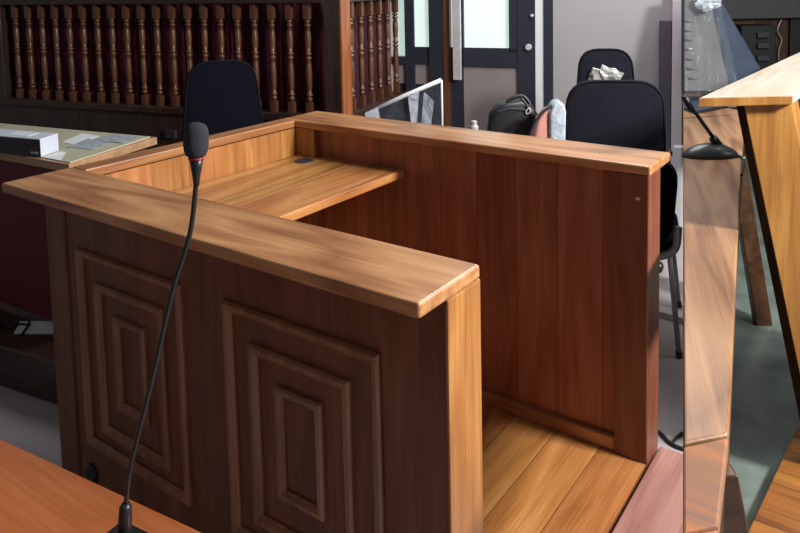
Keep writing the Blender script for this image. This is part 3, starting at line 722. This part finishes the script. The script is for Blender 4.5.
# wrapped monitor standing at the far end of the bench
tb_ = atz(705, 104, zb); tm = float((tb_-CAM) @ FW)
mon = thing('wrapped_monitor', 'vented grey monitor seen from behind under clear plastic on the plank table', 'monitor', (tb_[0], tb_[1], zb))
obj('stand_base', bm_prism([P(p) for p in (atz(684, 110.5, zb), atz(694, 114.5, zb), atz(728, 108, zb), atz(722, 100, zb), atz(684, 99, zb))], (0, 0, .022)), m_bluegrey, mon, bevel=.005)
def tilt_pt(u, v, lean=.0): return P(atd(u, v, tm+lean))
bk_ = FW*.05; bk_[2] = 0
shell = obj('back_shell', bm_prism([tilt_pt(683.5, -8, .1), tilt_pt(710, -8, .1), tilt_pt(731, 92, -.02), tilt_pt(683.5, 92, -.02)], Vector(bk_)), m_vent, mon, bevel=.008)
for k in range(7):
    v = 20+k*9.5; ln = .1-.12*(v+8)/100
    for j in range(2):
        u0 = 684+j*7.5+k*.5; 
        sub('vent', bm_prism([tilt_pt(u0, v+j*2, ln-.004), tilt_pt(u0+6.4, v+1.6+j*2, ln-.004), tilt_pt(u0+7.0, v+7+j*2, ln-.004), tilt_pt(u0+.4, v+5.4+j*2, ln-.004)], Vector(bk_*.2)), m_void, shell)
obj('side_shell', bm_prism([tilt_pt(711, -8, .1), tilt_pt(716, -8, .16), tilt_pt(761, 69, .16), tilt_pt(728, 88, .0)], Vector(bk_)), m_bluegrey, mon, bevel=.006)
c = lambda u, v, k: np.array(tilt_pt(u, v, k))
obj('plastic_wrap', film_grid(c(684, 100, -.05), c(740, 92, -.05), c(719, -9, .06), c(684, -9, .06), 20, 26, .012, 7, FW), m_film, mon, smooth=True)
obj('film_bunch', crumple(tuple(atd(708, 3, tm-.02)), (.07, .03, .05), 3, .3, 9), m_filmfold, mon)
sc = atz(741, 108.5, zb)
sx = obj('plastic_bag', crumple((sc[0]-.02, sc[1], zb+.03), (.05, .05, .028), 3, .22, 5), m_crumple)
tag(sx, 'small crumpled clear plastic scrap at the far edge of the plank table', 'plastic bag')

# ------------------------------------------------------------------ raked wooden stand on the right, low platform
zs = 1.30
s1, s2, s3 = atz(700, 97.5, zs), atz(793, 95, zs), atz(850, 29, zs)
s4 = s2+(s3-s1); cth = .028
stand = thing('wooden_stand', 'honey-brown raked wooden stand with bright flat top at right edge of the photo', 'stand', (float(s2[0]), float(s2[1])+.1, .05))
obj('top', bm_prism([P(s1), P(s2), P(s4), P(s3)], (0, 0, -cth)), W_standtop, stand, bevel=.003)
fx = nrm(s2-s1); fy = nrm(s3-s1)
pl0 = s1+fy*.03; pn_ = np.array([-fx[1], fx[0], 0])
ft = lambda u, v, k=0: P(atp(u, v, pl0+pn_*k, pn_))
zcut = zs-cth
def zfix(p, z): p = p.copy(); p.z = z; return p
a, b_ = ft(743.5, 107), ft(791, 107); c_, d_ = ft(829, 515), ft(878, 515)
low = lambda top, p, z: p+(top-p)*((z-p.z)/(top.z-p.z))
a, b_ = zfix(a, zcut), zfix(b_, zcut)
obj('glare_free_edge', bm_prism([P(s1), P(s2), P(s2-fy*.012), P(s1-fy*.012)], (0, 0, -cth)), W_stand, stand, bevel=.002)  # front edge of the same top, left without the glare whitening
c_, d_ = low(a, c_, .0515), low(b_, d_, .0515)
obj('front_post', bm_prism([a, b_, d_, c_], Vector(fy*.10)), W_stand, stand, bevel=.003)
a2, b2_ = ft(734, 108, .16), ft(756, 108, .16); c2_, d2_ = ft(817, 505, .16), ft(845, 505, .16)
a2, b2_ = zfix(a2, zcut), zfix(b2_, zcut)
c2_, d2_ = low(a2, c2_, .0515), low(b2_, d2_, .0515)
obj('side_panel', bm_prism([a2, b2_, d2_, c2_], Vector(fy*.75)), W_darkz, stand)
lp = obj('low_platform', bm_prism([P(atz(740, 548, .05)), P(atz(803, 414, .05)), V(2.6, 2.3, .05), V(2.9, .6, .05)], (0, 0, -.046)), W_lowplat, bevel=.004)
tag(lp, 'low brown plank platform on the slate floor under the raked stand', 'platform')
cbl = obj('cable', bm_tube(smooth_path([P(atz(u, v, .0075)) for u, v in ((640, 422), (659, 432), (668, 441), (676, 446), (684, 449))]), .0065, 8), m_cable, smooth=True)
tag(cbl, 'black cable on the floor behind the pinkish step', 'cable')
cb2 = obj('cable', bm_tube(smooth_path([P(atz(u, v, .0075)) for u, v in ((672, 443), (677, 437), (684, 432), (690, 430))]), .005, 8), m_cable, smooth=True)
tag(cb2, 'short grey-black cable curling beside the plank table foot', 'cable')

for o in list(bpy.data.objects):
    if '_local' in o: del o['_local']

# ------------------------------------------------------------------ light
def area(name, loc, target, size, power, rgb=(1, 1, 1), sy=None):
    l = bpy.data.lights.new(name, 'AREA'); l.energy = power; l.color = rgb; l.size = size
    if sy: l.shape = 'RECTANGLE'; l.size_y = sy
    o = bpy.data.objects.new(name, l); col.objects.link(o); o.location = loc
    o.rotation_euler = (Vector(target)-Vector(loc)).to_track_quat('-Z', 'Y').to_euler(); return o
area('window_light', (4.3, 1.48, 2.85), (.7, .8, .8), .55, 290, (1, .97, .92))
area('overhead_fill', (.8, 3.0, 3.2), (.8, 3.0, 0), 1.6, 72, (.97, .98, 1))  # unseen fill added to brighten the back wall, bench and floor
area('overhead_fill', (3.6, 3.0, 3.3), (2.6, 2.2, 0), 1.4, 60, (1, .97, .92))  # second unseen fill, added over the right-hand side
wd = bpy.data.worlds.new('world'); scene.world = wd; wd.use_nodes = True
wd.node_tree.nodes['Background'].inputs[0].default_value = (.92, .92, .96, 1); wd.node_tree.nodes['Background'].inputs[1].default_value = .14

vs = scene.view_settings; vs.view_transform = 'Standard'; vs.look = 'None'; vs.gamma = 1; vs.use_curve_mapping = False; vs.exposure = 0
